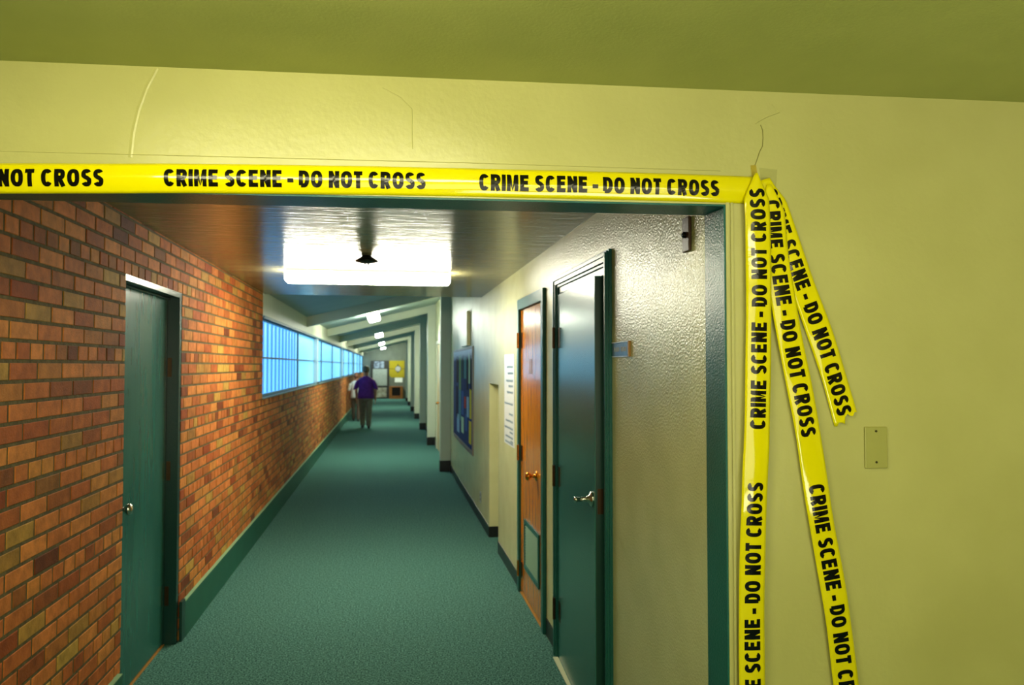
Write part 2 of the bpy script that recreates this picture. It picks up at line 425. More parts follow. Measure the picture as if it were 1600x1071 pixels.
# door_2, amber veneered with a grille
d = struct(empty('door_2', (R, 5.03, 0)))
cs = MB(); px = R-.022
cs.box(px, R, 4.562, 4.625, 0, 2.085); cs.box(px, R, 5.435, 5.495, 0, 2.085); cs.box(px, R, 4.625, 5.435, 2.01, 2.085)
cs.build('door_casing', M['teal'], d, bevel=.003)
leaf = MB().box(R-.004, R+.04, 4.632, 5.43, .02, 2.005).build('door_leaf', M['amber'], d, bevel=.002)
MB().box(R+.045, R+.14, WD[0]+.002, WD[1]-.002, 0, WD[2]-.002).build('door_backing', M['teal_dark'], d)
g = MB(); gy0, gy1, gz0, gz1 = 4.735, 5.255, .215, .555
g.box(R-.016, R-.005, gy0, gy1, gz1-.03, gz1); g.box(R-.016, R-.005, gy0, gy1, gz0, gz0+.03)
g.box(R-.016, R-.005, gy0, gy0+.03, gz0+.03, gz1-.03); g.box(R-.016, R-.005, gy1-.03, gy1, gz0+.03, gz1-.03)
go = g.build('grille_frame', M['teal'], leaf, bevel=.002)
g = MB(); n = 14
for k in range(n):
    z = gz0+.034+k*(gz1-gz0-.068)/n; hh = (gz1-gz0-.068)/n
    g.add([(R-.006,gy0+.03,z+hh),(R-.013,gy0+.03,z+.004),(R-.006,gy0+.03,z),(R-.006,gy1-.03,z+hh),(R-.013,gy1-.03,z+.004),(R-.006,gy1-.03,z)], [(0,1,4,3),(1,2,5,4),(0,2,1),(3,4,5),(0,3,5,2)])
g.build('grille', M['grille'], leaf)
knob(leaf, R-.004, 4.845, .905, -1, M['brass'])
MB().box(R-.006, R-.004, 5.00, 5.10, 1.555, 1.655).build('door_plaque', mat('amber_plaque', (170,120,84), .3), leaf)
for z in (1.79, .99, .17):
    h_ = MB(); h_.box(R-.0262, R-.0225, 5.438, 5.47, z-.055, z+.055); h_.build('hinge', M['dark_bronze'], d)
    h_ = MB(); h_.box(R-.0075, R-.0042, 5.33, 5.428, z-.055, z+.055); h_.lathe([(.008,-.055),(.008,.055)], (R-.026, 5.433, z), 'z', 10); h_.build('hinge_leaf', M['brass'], d)
MB().box(R-.012, R+.04, 4.626, 5.434, 0, .006).build('threshold', M['wood_edge'], d)

# door_3, teal, slightly ajar
d = struct(empty('door_3', (R, 3.7, 0)))
cs = MB()
for (pp, e0, e1, zt) in ((R-.014, 0, .066, 2.112), (R-.024, .006, .050, 2.104), (R-.030, .010, .026, 2.098)):
    a0, a1 = 3.168+e0, 3.168+e1; b0, b1 = 4.248-e1, 4.248-e0
    cs.box(pp, R, a0, a1, 0, zt); cs.box(pp, R, b0, b1, 0, zt); cs.box(pp, R, a1, b0, zt-(e1-e0), zt)
cs.box(R-.004, R+.13, GD[0]+.0, GD[0]+.012, 0, 2.045); cs.box(R-.004, R+.13, GD[1]-.012, GD[1], 0, 2.045); cs.box(R-.004, R+.13, GD[0]+.012, GD[1]-.012, 2.012, 2.05)
cs.build('door_casing', M['teal'], d, bevel=.0015)
hx, hy = R-.014, 4.158; ang = math.atan2(.040, .905)
ux, uy = -math.sin(ang), -math.cos(ang)            # along the leaf, towards the free edge
vx, vy = math.cos(ang), -math.sin(ang)             # into the wall
def LP(u, v): return (hx+ux*u+vx*v, hy+uy*u+vy*v)
lf = MB(); lf.prism([LP(0,0), LP(.905,0), LP(.905,.044), LP(0,.044)], .012, 2.004)
leaf = lf.build('door_leaf', M['teal_door'], d, bevel=.0015)
e_ = MB(); e_.prism([LP(.9053,.003), LP(.9065,.003), LP(.9065,.041), LP(.9053,.041)], .02, 1.998); e_.build('edge_strip', M['teal_dark'], leaf)
e_ = MB(); e_.prism([LP(.9068,.010), LP(.9085,.010), LP(.9085,.036), LP(.9068,.036)], .965, 1.075); e_.build('latch_plate', M['dark_bronze'], leaf)
kx, ky = LP(.842, 0); knob(leaf, kx, ky, 1.02, -1, M['chrome'], 'stalk')
for z in (1.765, 1.0, .27):
    h_ = MB(); h_.lathe([(.008,-.058),(.008,.058)], (R-.034, 4.190, z), 'z', 10); h_.box(R-.034, R-.0305, 4.19, 4.225, z-.055, z+.055)
    h_.build('hinge', M['dark_bronze'], d)
    h_ = MB(); h_.prism([LP(.002,-.0015), LP(.05,-.0015), LP(.05,-.0002), LP(.002,-.0002)], z-.055, z+.055); h_.build('hinge_leaf', M['dark_bronze'], leaf)
MB().prism([(R-.040,4.19),(R-.012,4.19),(LP(.90,0)[0]-.001,3.262),(LP(.90,0)[0]-.006,3.262)], 0, .006).build('threshold', M['threshold'], d)
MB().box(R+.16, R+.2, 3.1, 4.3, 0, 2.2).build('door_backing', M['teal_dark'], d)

# far doors
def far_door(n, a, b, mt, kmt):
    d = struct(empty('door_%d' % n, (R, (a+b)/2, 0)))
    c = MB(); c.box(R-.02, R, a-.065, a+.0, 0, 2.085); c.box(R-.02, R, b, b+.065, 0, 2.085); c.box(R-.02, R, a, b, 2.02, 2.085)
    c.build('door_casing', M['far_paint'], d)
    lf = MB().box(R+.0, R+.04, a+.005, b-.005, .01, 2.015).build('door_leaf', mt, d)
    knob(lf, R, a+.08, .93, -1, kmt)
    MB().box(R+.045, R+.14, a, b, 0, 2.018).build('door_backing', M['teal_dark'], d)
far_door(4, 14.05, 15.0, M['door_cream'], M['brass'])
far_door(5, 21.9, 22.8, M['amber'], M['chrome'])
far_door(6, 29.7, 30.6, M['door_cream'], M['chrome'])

# ---------------------------------------------------------------- lights
def tube_profile(w, h, e):           # rounded lower corners
    return [(-w/2,h),(-w/2,e),(-w/2+e*.3,e*.3),(-w/2+e,0),(w/2-e,0),(w/2-e*.3,e*.3),(w/2,e),(w/2,h)]
# corridor wrap fixture on the low ceiling, crosswise
t = tag(empty('ceiling_light', (-.145, 5.84, FC)), 'wide glowing strip light mounted crosswise on the low glossy corridor ceiling', 'ceiling light')
mb = MB(); pr = [(5.84+a, 2.228+b) for a, b in tube_profile(.23, .071, .018)]
mb.extrude(pr, 'x', -.745, .455); mb.build('diffuser', M['white_emit'], t, bevel=.008)
mb = MB(); mb.box(-.735, .445, 5.73, 5.95, 2.2995, FC-.0005); mb.build('housing', M['housing'], t)
# front-room fixture above and in front of the opening (out of the frame)
t = tag(empty('ceiling_light', (-.35, 1.15, NC)), 'strip light on the front room ceiling just outside the top of the view', 'ceiling light')
mb = MB(); pr = [(1.15+a, 2.30+b) for a, b in tube_profile(.24, .085, .022)]
mb.extrude(pr, 'x', -.95, .25); mb.build('diffuser', M['near_emit'], t, bevel=.006)
mb = MB(); mb.box(-.94, .24, 1.04, 1.26, 2.385, NC-.0005); mb.build('housing', M['housing'], t)
# second front-room fixture, unseen, added to raise the ambient light
t = tag(empty('ceiling_light', (1.2, -1.4, NC)), 'added unseen fill strip light on the front room ceiling behind the viewer', 'ceiling light')
mb = MB(); pr = [(-1.4+a, 2.30+b) for a, b in tube_profile(.24, .085, .022)]
mb.extrude(pr, 'x', .6, 1.8); mb.build('diffuser', M['near_emit'], t, bevel=.006)
mb = MB(); mb.box(.61, 1.79, -1.51, -1.29, 2.385, NC-.0005); mb.build('housing', M['housing'], t)
# far fixtures, lengthwise under the sloping ceiling
flab = ['nearest and largest of the far lights, just beyond the first dark beam', 'second far light along the sloping ceiling, smaller than the nearest', 'third far light along the sloping ceiling', 'farthest and smallest light, before the end wall']
proto = None
for i, y in enumerate((13.7, 21.6, 29.8, 36.9)):
    if i == 0:
        x = -.28; zc = ZC(x)
        t = empty('far_ceiling_light', (x, y, zc))
        mb = MB(); rot = math.atan(SL); cr_, sr_ = math.cos(rot), math.sin(rot)
        pr = []
        for a, b in tube_profile(.20, .085, .02):
            b -= .150; pr.append((x+a*cr_-b*sr_, zc+a*sr_+b*cr_))
        mb.extrude(pr, 'y', y-.6, y+.6); mb.build('diffuser', M['far_emit'], t)
        mb = MB(); pr = [(x+a*cr_-b*sr_, zc+a*sr_+b*cr_) for a, b in ((-.08,-.064),(.08,-.064),(.08,-.001),(-.08,-.001))]
        mb.extrude(pr, 'y', y-.58, y+.58); mb.build('housing', M['housing'], t)
        proto = t
    else:
        t = copy_tree(proto, None, (0, y-13.7, 0))
    tag(t, flab[i], 'ceiling light', 'far ceiling lights')

# fill lights added behind the viewer to brighten the front room
def area(name, loc, rot, sx, sy, e, col):
    l = bpy.data.lights.new(name, 'AREA'); l.shape = 'RECTANGLE'; l.size = sx; l.size_y = sy; l.energy = e; l.color = col
    o = bpy.data.objects.new(name, l); C.objects.link(o); o.location = loc; o.rotation_euler = rot; return o
area('room_fill', (.6, -2.7, 1.5), (PI/2, 0, 0), 3.0, 1.6, 44, (1, .95, .74))
area('room_fill_up', (1.0, -.9, .75), (PI, 0, 0), 1.6, 1.2, 62, (1, .95, .72))

# sprinkler head
mb = MB(); mb.lathe([(.030,0),(.034,-.006),(.055,-.018),(.074,-.030),(.076,-.036),(.070,-.041),(.040,-.047),(.022,-.050)], (-.140, 4.98, FC), 'z', 32)
t = tag(empty('sprinkler_head', (-.140, 4.98, FC)), 'dark round sprinkler head hanging from the ceiling in front of the strip light', 'sprinkler')
mb.build('escutcheon', M['sprinkler'], t, smooth=True)
mb = MB()
for sx in (-1, 1): mb.lathe([(.006,-.049),(.005,-.058),(.001,-.066)], (-.140+sx*.011, 4.98, FC), 'z', 10)
mb.build('nozzle', M['sprinkler'], t)

# ---------------------------------------------------------------- crime scene tapes
# stroke letters, unit cap height; each glyph: width, list of centre lines in (0..1, 0..1) of the inner box
def arc(cx, cy, rx, ry, a0, a1, n=14, p=2.5):
    out = []
    for k in range(n+1):
        a = math.radians(a0+(a1-a0)*k/n); c, s = math.cos(a), math.sin(a)
        out.append((cx+rx*math.copysign(abs(c)**(2/p), c), cy+ry*math.copysign(abs(s)**(2/p), s)))
    return out
G = {
 'C': (.592, [arc(.5,.5,.5,.5,40,320,22)]),
 'O': (.638, [arc(.5,.5,.5,.5,0,360,28)]),
 'D': (.592, [[(0,0),(0,1),(.45,1)]+[(x,y) for x,y in arc(.45,.5,.55,.5,90,-90,14,2.3)][1:]+[(.0,0)]]),
 'R': (.592, [[(0,-.155),(0,1.0),(.55,1.0)]+arc(.55,.74,.40,.26,90,-90,10)[1:]+[(.0,.48)], [(.45,.46),(.98,-.155)]]),
 'I': (.228, [[(.5,-.155),(.5,1.155)]]),
 'M': (.683, [[(0,-.155),(0,1.155)],[(1,-.155),(1,1.155)],[(.09,1.06),(.5,-.06),(.91,1.06)]]),
 'E': (.547, [[(1.32,0),(0,0),(0,1),(1.28,1)],[(0,.52),(1.15,.52)]]),
 'N': (.592, [[(0,-.155),(0,1.155)],[(1,-.155),(1,1.155)],[(.02,1.05),(.98,-.05)]]),
 'T': (.501, [[(-.46,1),(1.46,1)],[(.5,1),(.5,-.155)]]),
 'S': (.547, [arc(.5,.755,.47,.245,25,200,12)+[(.12,.60),(.32,.53),(.68,.46),(.90,.37)]+arc(.5,.25,.5,.25,15,-155,12)]),
 '-': (.273, [[(0,.36),(1,.36)]]),
 ' ': (.228, []),
}
PHRASE = 'CRIME SCENE - DO NOT CROSS'
CAP = .0455; PLEN = .682
def phrase_quads():
    tot = sum(G[c][0] for c in PHRASE); k = PLEN/tot; st = .0108
    quads = []; x = 0
    for ch in PHRASE:
        w, strokes = G[ch]; w *= k; sb = .0022
        ix0, ix1 = x+sb+st/2, x+w-sb-st/2; iz0, iz1 = st/2, CAP-st/2
        if ch == 'I': ix0 = ix1 = x+w/2; ix1 += 1e-6
        if ch == '-': ix0, ix1 = x-.0005, x+w+.0005
        for pl in strokes:
            P = [(ix0+(ix1-ix0)*a, iz0+(iz1-iz0)*b) for a, b in pl]
            s = st*(.92 if ch in 'M' else 1)
            Q = []
            closed = ch == 'O'
            if closed: P = P[:-1]
            n = len(P)
            for i in range(n):
                pa = P[(i-1) % n] if (closed or i > 0) else None
                pb = P[(i+1) % n] if (closed or i < n-1) else None
                def nrm(a, b):
                    dx, dz = b[0]-a[0], b[1]-a[1]; l = math.hypot(dx, dz) or 1; return (-dz/l, dx/l)
                ns = ([nrm(pa, P[i])] if pa else []) + ([nrm(P[i], pb)] if pb else [])
                nx = sum(q[0] for q in ns)/len(ns); nz = sum(q[1] for q in ns)/len(ns)
                l = math.hypot(nx, nz) or 1
                sc = min(1/(l*l) if len(ns) > 1 else 1, 2.2); nx *= sc; nz *= sc
                Q.append(((P[i][0]+nx*s/2, P[i][1]+nz*s/2), (P[i][0]-nx*s/2, P[i][1]-nz*s/2)))
            rng = range(n) if closed else range(n-1)
            for i in rng:
                a, b = Q[i], Q[(i+1) % n]
                m = max(1, int(math.hypot(P[(i+1) % n][0]-P[i][0], P[(i+1) % n][1]-P[i][1])/.006))
                for j in range(m):
                    f = lambda u, w_, q: (u[0]+(w_[0]-u[0])*q, u[1]+(w_[1]-u[1])*q)
                    quads.append((f(a[0],b[0],j/m), f(a[1],b[1],j/m), f(a[1],b[1],(j+1)/m), f(a[0],b[0],(j+1)/m)))
        x += w
    return quads
PQ = phrase_quads()

class Tape:
    """centre line in wall coordinates (x along the wall, z up); s runs along it, t across it"""
    def __init__(self, pts, width, off, prof=None, bulge=.004, wob=.0015, seed=0, curl=None):
        self.P = [Vector((p[0], 0, p[1])) for p in pts]
        # smooth with Catmull-Rom
        Q = []
        for i in range(len(self.P)-1):
            p0 = self.P[max(i-1,0)]; p1 = self.P[i]; p2 = self.P[i+1]; p3 = self.P[min(i+2,len(self.P)-1)]
            for k in range(12):
                t = k/12
                Q.append(.5*((2*p1)+(p2-p0)*t+(2*p0-5*p1+4*p2-p3)*t*t+(3*p1-p0-3*p2+p3)*t**3))
        Q.append(self.P[-1]); self.Q = Q
        self.S = [0]
        for a, b in zip(Q, Q[1:]): self.S.append(self.S[-1]+(b-a).length)
        self.len = self.S[-1]; self.w = width; self.off = off; self.prof = prof; self.bulge = bulge; self.wob = wob; self.seed = seed
    def frame(self, s):
        s = min(max(s, 0), self.len-1e-6); i = 0
        lo, hi = 0, len(self.S)-1
        while hi-lo > 1:
            mid = (lo+hi)//2
            if self.S[mid] <= s: lo = mid
            else: hi = mid
        f = (s-self.S[lo])/max(self.S[lo+1]-self.S[lo], 1e-9)
        p = self.Q[lo].lerp(self.Q[lo+1], f); a = self.Q[max(lo-1,0)]; b = self.Q[min(lo+2,len(self.Q)-1)]
        d = (b-a).normalized(); n = Vector((-d.z, 0, d.x)); return p, n
    def hw(self, s): return self.w/2*(self.prof(s/self.len) if self.prof else 1)
    def pt(self, s, t, lift=0):        # t in -1..1
        p, n = self.frame(s); q = p+n*t*self.hw(s)
        b = self.bulge*(1-t*t)+self.wob*(math.sin(s*9+self.seed)+math.sin(s*23+self.seed*2+t*1.5)*.6+1.6)
        y = YN(q.x)-self.off-b-lift
        return (q.x, y, q.z)
    def build(self, name, label, end_cut=None):
        NS, NT = max(12, int(self.len/.012)), 10; mb = MB(); vs = []
        for i in range(NS+1):
            for j in range(NT+1):
                t = -1+2*j/NT; s = self.len*i/NS
                if end_cut: s = min(s, self.len-end_cut(t))
                vs.append(self.pt(s, t))
        fs = [(i*(NT+1)+j, i*(NT+1)+j+1, (i+1)*(NT+1)+j+1, (i+1)*(NT+1)+j) for i in range(NS) for j in range(NT)]
        mb.add(vs, fs)
        o = mb.build(name, M['yellow'], None, smooth=True)
        sd = o.modifiers.new('thickness', 'SOLIDIFY'); sd.thickness = .0004; sd.offset = 1
        tag(o, label, 'barrier tape'); return o
    def text(self, o, starts, flip=False):
        mb = MB()
        for s0 in starts:
            for q in PQ:
                c = []
                for (u, v) in q:
                    s = s0+u if not flip else s0-u
                    t_m = (v-CAP/2)*(1 if not flip else -1)
                    c.append((s, t_m))
                if any(s < 0.002 or s > self.len-.002 for s, _ in c): continue
                if any(abs(t_m) > self.hw(s)*.99 for s, t_m in c): continue
                mb.add([self.pt(s, t_m/self.hw(s), .0009) for s, t_m in c], [(0,1,2,3)])
        me = mb.build('lettering', M['black_ink'], o); return me

# horizontal, across the top of the opening (path runs left to right)
hpts = [(-1.62,2.068),(-1.3,2.082),(-.987,2.090),(-.72,2.097),(-.5,2.103),(-.014,2.1095),(.4,2.1115),(.8,2.112),(1.03,2.110)]
th = Tape(hpts, .0785, .003, bulge=.010, wob=.0004, seed=1)
o = th.build('barrier_tape', 'long yellow tape stretched level across the top of the opening')
def s_at(tape, x=None, z=None):
    best = None
    for k in range(2001):
        s = tape.len*k/2000; p, _ = tape.frame(s); dd = abs(p.x-x) if x is not None else abs(p.z-z)
        if best is None or dd < best[0]: best = (dd, s)
    return best[1]
th.text(o, [s_at(th, x=-.583-.826), s_at(th, x=-.583), s_at(th, x=.240)])
# short slanting end (path runs downwards)
def torn(t): return .004+.006*math.sin(t*9)+(.016 if t > .15 else 0)+(.02*max(0, 1-abs(t-.02)/.12))
t3 = Tape([(1.058,2.142),(1.068,2.112),(1.092,2.055),(1.128,1.945),(1.168,1.832),(1.212,1.712),(1.256,1.582),(1.296,1.445)], .0755, .0045, prof=lambda f: min(1, .42+f*5.5), bulge=.003, wob=.0022, seed=4)
o = t3.build('barrier_tape', 'short slanting yellow tape strip with a torn lower end above the blank plate', torn)
t3.text(o, [s_at(t3, z=2.113)])
# middle slanting, runs to the floor
t2 = Tape([(1.066,2.125),(1.074,2.06),(1.088,1.92),(1.1175,1.722),(1.148,1.56),(1.1755,1.411),(1.208,1.193),(1.250,.94),(1.280,.70),(1.318,.42),(1.350,.16),(1.366,.012)], .0745, .011, prof=lambda f: min(1, .18+f*22), bulge=.003, wob=.0015, seed=9)
o = t2.build('barrier_tape', 'middle yellow tape slanting down the pale wall out of view, right of the upright one')
t2.text(o, [s_at(t2, z=2.082), s_at(t2, z=1.276), s_at(t2, z=1.276-.81)])
# upright along the opening edge
t1 = Tape([(1.010,.012),(1.004,.35),(1.000,.715),(1.003,1.0),(1.013,1.28),(1.021,1.431),(1.030,1.75),(1.029,2.0),(1.026,2.08),(1.026,2.155)], .0745, .017, prof=lambda f: min(1, .10+(1-f)*26) if f > .94 else 1, bulge=.005, wob=.0012, seed=2)
o = t1.build('barrier_tape', 'upright yellow tape hanging straight down beside the teal jamb')
t1.text(o, [s_at(t1, z=1.431), s_at(t1, z=1.431-.826), s_at(t1, z=1.431-1.652)])
# sticky tape pieces at the knot
def patch(name, quad, off, mt, label):
    vs = [(x, YN(x)-off, z) for x, z in quad] + [(x, YN(x)-off+.0006, z) for x, z in quad]
    o = MB().add(vs, [(0,1,2,3),(7,6,5,4),(0,4,5,1),(1,5,6,2),(2,6,7,3),(3,7,4,0)]).build(name, mt)
    return tag(o, label, 'sticky tape')
patch('sticky_tape', [(1.018,2.182),(1.034,2.183),(1.039,2.150),(1.022,2.150)], .0026, M['old_tape'], 'small yellowed scrap of sticky tape just above the level barrier tape corner')
patch('sticky_tape', [(1.044,2.176),(1.098,2.172),(1.092,2.098),(1.052,2.122)], .0012, M['clear_tape'], 'clear sticky tape patch on the wall right of the barrier tape knot')

# ---------------------------------------------------------------- blank plate on the front wall
t = tag(empty('blank_wall_plate', (1.385, YN(1.385), 1.374)), 'painted blank electrical plate on the pale wall right of the tapes', 'wall plate')
def fpl(name, x0, x1, z0, z1, d0, d1, mt, par, bevel=0):
    mb = MB(); mb.prism([(x0,YN(x0)-d1),(x1,YN(x1)-d1),(x1,YN(x1)-d0),(x0,YN(x0)-d0)], z0, z1); return mb.build(name, mt, par, bevel=bevel)
fpl('plate', 1.350, 1.419, 1.315, 1.434, 0.0003, .006, M['plate'], t, .0025)
for z in (1.422, 1.333):
    mb = MB(); mb.lathe([(.0034,-.0008),(.0034,.001)], (1.3835, YN(1.3835)-.0068, z), 'y', 14); mb.build('screw', M['screw'], t)

# ---------------------------------------------------------------- things on the right wall
t = tag(empty('wall_sign', (R, 3.06, 1.677)), 'small blue name sign with pale edges beside the ajar teal door', 'sign')
MB().box(R-.006, R-.0005, 2.925, 3.15, 1.650, 1.704).build('sign_panel', M['blue_sign'], t)
mb = MB(); mb.box(R-.008, R-.0005, 2.925, 3.15, 1.7045, 1.708); mb.box(R-.008, R-.0005, 2.925, 3.15, 1.646, 1.6495); mb.build('sign_rail', M['paper'], t)
MB().box(R-.010, R-.0005, 2.912, 2.9245, 1.646, 1.708).build('sign_end', M['wood_edge'], t)
for ks in (range(0, 4), range(5, 9)):
    mb = MB()
    for k in ks:
        y = 2.955+k*.019; mb.box(R-.0068, R-.0061, y, y+.012, 1.668, 1.686)
    mb.build('sign_lettering', M['case_grey'], t)
t = tag(empty('wall_plaque', (R, 2.318, 2.028)), 'narrow upright brown plaque near the top of the textured wall', 'plaque')
MB().box(R-.011, R-.0005, 2.290, 2.346, 1.973, 2.083).build('plaque', M['brown'], t, bevel=.003)
mb = MB(); mb.lathe([(.010,0),(.010,-.006),(.006,-.010)], (R-.0112, 2.318, 2.026), 'x', 16); mb.build('button', M['black_ink'], t)
t = tag(empty('wall_outlet', (R, 7.87, .26)), 'wall outlet plate low on the corridor wall beyond the niche', 'outlet')
MB().box(R-.006, R-.0005, 7.83, 7.91, .205, .32).build('plate', M['case_grey'], t, bevel=.002)
mb = MB()
for z in (.24, .285): mb.box(R-.0072, R-.0061, 7.855, 7.885, z-.014, z+.014)
mb.build('socket', M['dark_ink'], t)
# writing sheet
t = tag(empty('paper_sheet', (R, 5.96, 1.35)), 'tall white sheet of handwritten lines taped beside the amber door', 'paper')
sh = MB().box(R-.0025, R-.0004, 5.74, 6.24, .985, 1.70).build('sheet', M['paper'], t)
rr = random.Random(3)
for (z, w) in ((1.60,.30),(1.55,.26),(1.49,.34),(1.45,.22),(1.40,.30),(1.31,.42),(1.23,.20),(1.175,.36),(1.12,.42),(1.09,.16),(1.05,.38),(1.02,.12),(1.005,.40)):
    y = 5.80; mb = MB(); top_, bot_ = [], []; n = int(w/.012)
    for q in range(n+1):                      # one wavering pen line
        zz = z+.006*math.sin(q*2.1+z*9)+rr.uniform(-.002, .002); hh = .004+.003*abs(math.sin(q*1.3+z*5))
        top_.append((y+q*.012, zz+hh)); bot_.append((y+q*.012, zz-hh))
    mb.extrude(top_+bot_[::-1], 'x', R-.0034, R-.0027); mb.build('handwriting_line', M['ink_blue'], sh)
# bulletin board
t = tag(empty('bulletin_board', (R, 9.85, 1.2)), 'tall blue bulletin board with a worn wooden frame on the corridor wall', 'bulletin board')
a, b, z0, z1 = 8.56, 11.15, .60, 1.83
mb = MB(); mb.box(R-.0122, R-.0005, a, a+.06, z0, z1); mb.box(R-.0122, R-.0005, b-.06, b, z0, z1); mb.box(R-.0122, R-.0005, a+.06, b-.06, z0, z0+.05); mb.box(R-.0122, R-.0005, a+.06, b-.06, z1-.03, z1)
mb.build('board_frame', M['frame_wood'], t, bevel=.003)
MB().box(R-.010, R-.0005, a+.06, b-.06, z0+.05, z1-.03).build('board_panel', M['cork'], t)
mb = MB(); n = 14
for k in range(n):
    y = a+.07+k*(b-a-.14)/n; w = (b-a-.14)/n
    mb.extrude([(y, z1-.03), (y+w*.1, z1-.075), (y+w*.5, z1-.155), (y+w*.9, z1-.075), (y+w, z1-.03)], 'x', R-.0122, R-.0102)
mb.build('scalloped_border', mat('silver_paper', (170,180,196), .4), t)
cc = {'black': (14,16,16), 'green': (110,150,90), 'pale green': (176,210,170), 'olive yellow': (196,186,50), 'blue': (56,92,150), 'dark green': (34,66,52), 'teal': (78,136,136), 'red': (190,66,34), 'pale blue': (140,180,200)}
CM = {k: mat(k.replace(' ', '_')+'_paper', v, .9, spec=.1) for k, v in cc.items()}
papers = [  # y, z, w, h, colour, where
 (8.72,1.55,.16,.44,'black','at the near top corner'), (8.93,1.58,.14,.36,'pale green','beside the near black strip at the top'), (9.14,1.52,.18,.40,'black','second from the near top corner'),
 (9.42,1.58,.26,.26,'teal','in the top middle'), (9.76,1.60,.20,.30,'dark green','top middle towards the far end'), (10.10,1.52,.24,.46,'green','near the far top corner'), (10.48,1.56,.28,.36,'black','in the far top corner'),
 (8.80,1.17,.20,.34,'olive yellow','mid height at the near side'), (9.10,1.12,.22,.24,'pale blue','beside the olive sheet'), (9.42,1.16,.20,.14,'red','the only red one, in the centre'), (9.74,1.14,.26,.30,'blue','mid height in the centre'),
 (10.1,1.10,.26,.40,'teal','mid height towards the far end'), (10.55,1.12,.24,.42,'black','mid height at the far edge'), (8.83,.84,.24,.26,'olive yellow','lowest at the near side'), (9.28,.92,.22,.2,'blue','low near the middle'), (9.75,.86,.30,.2,'pale green','low in the middle'),
 (10.35,.84,.34,.24,'pale blue','low at the far side')]
for (y, z, w, h, c, where) in papers:
    o = MB().box(R-.0119, R-.0101, y-w/2, y+w/2, z-h/2, z+h/2).build('pinned_paper', CM[c])
    tag(o, '%s paper pinned to the bulletin board, %s' % (c, where), 'paper', 'papers pinned to the bulletin board')
# flat box above the board
t = MB().box(R-.042, R-.0005, 8.93, 9.65, 1.845, 2.25).build('wall_box', M['wall_r'], None, bevel=.004)
tag(t, 'flat painted wall box standing proud above the bulletin board', 'wall box')

# ---------------------------------------------------------------- end wall things
def ex(x): return (x-606.9)*.0312
def ez(y): return 1.61-(y-571.9)*.0314
def endbox(name, x0, x1, y0, y1, d0, d1, mt, par=None, bevel=0):
    return MB().box(ex(x0), ex(x1), YF-d1, YF-d0, max(ez(y1), 0), ez(y0)).build(name, mt, par, bevel=bevel)
t = tag(empty('display_case', (ex(594), YF, 0)), 'tall dark framed display case against the end wall behind the walking person', 'display case')
endbox('case_frame', 579.7, 608.2, 564, 623, .001, .06, M['dark_ink'], t)
endbox('upper_panel', 583, 605, 577, 603, .061, .075, M['case_grey'], t)
endbox('lower_panel', 586.5, 604.5, 606, 621.5, .061, .075, mat('pale_panel', (176,176,160), .5, (110,104,84), 6), t)
o = endbox('poster', 584.7, 600.3, 565, 575.7, .061, .066, mat('blue_white_poster', (140,156,178), .5, (60,70,90), 9)); tag(o, 'blue and white poster at the top of the end wall display case', 'poster')
# banner with emblem
t = tag(empty('banner', (ex(620), YF, ez(590))), 'yellow banner with a grey round emblem on the end wall', 'banner')
x0, x1, za, zb = ex(608.4), ex(632), ez(590.4), ez(564); r_ = .16
pl = [(x0, zb), (x0, za+r_)] + [(x0+r_-r_*math.cos(k*PI/12), za+r_-r_*math.sin(k*PI/12)) for k in range(1, 6)] + [(x0+r_, za), (x1, za), (x1, zb)]
MB().extrude(pl, 'y', YF-.02, YF-.0005).build('banner_cloth', M['banner'], t)
mb = MB(); cx, cz = ex(622), ez(576.8); mb.lathe([(.125,-.024),(.125,-.0205)], (cx, YF, cz), 'y', 28); em = mb.build('emblem', M['grey_ink'], t)
MB().box(x0, cx-.155, YF-.0225, YF-.0205, cz-.012, cz+.012).build('emblem_ray', M['dark_ink'], em)
MB().box(cx+.155, x1, YF-.0225, YF-.0205, cz-.012, cz+.012).build('emblem_ray', M['dark_ink'], em)
MB().extrude([(cx-.05, cz+.152), (cx+.05, cz+.152), (cx, cz+.25)], 'y', YF-.0225, YF-.0205).build('emblem_ray', M['dark_ink'], em)
MB().extrude([(cx-.05, cz-.152), (cx, cz-.23), (cx+.05, cz-.152)], 'y', YF-.0225, YF-.0205).build('emblem_ray', M['dark_ink'], em)
mb = MB(); n = 32
for k in range(n):
    a0, a1 = 2*PI*k/n, 2*PI*(k+1)/n
    mb.extrude([(cx+.128*math.cos(a0),cz+.128*math.sin(a0)),(cx+.15*math.cos(a0),cz+.15*math.sin(a0)),(cx+.15*math.cos(a1),cz+.15*math.sin(a1)),(cx+.128*math.cos(a1),cz+.128*math.sin(a1))], 'y', YF-.0225, YF-.0205)
mb.build('emblem_ring', M['dark_ink'], t)
o = endbox('poster', 617, 629, 590.7, 597.9, .0005, .005, M['paper']); tag(o, 'white sheet just below the yellow banner on the end wall', 'poster')
t = tag(empty('wooden_desk', (ex(618.5), YF-.3, 0)), 'orange-brown wooden desk under the yellow banner at the corridor end', 'desk')
X0, X1 = ex(608.6), ex(629.5); ztp = ez(604)
MB().box(X0-.0, X1, YF-.5, YF-.03, ztp-.05, ztp).build('desk_top', M['desk'], t)
for a in (X0, X1-.12): MB().box(a, a+.12, YF-.48, YF-.05, 0, ztp-.051).build('side_panel', M['desk'], t)
MB().box(X0+.121, X1-.121, YF-.2, YF-.17, .16, ztp-.051).build('back_panel', M['dark_ink'], t)
MB().box(X0+.121, X1-.121, YF-.47, YF-.2, .0, .15).build('kick_board', M['desk'], t)

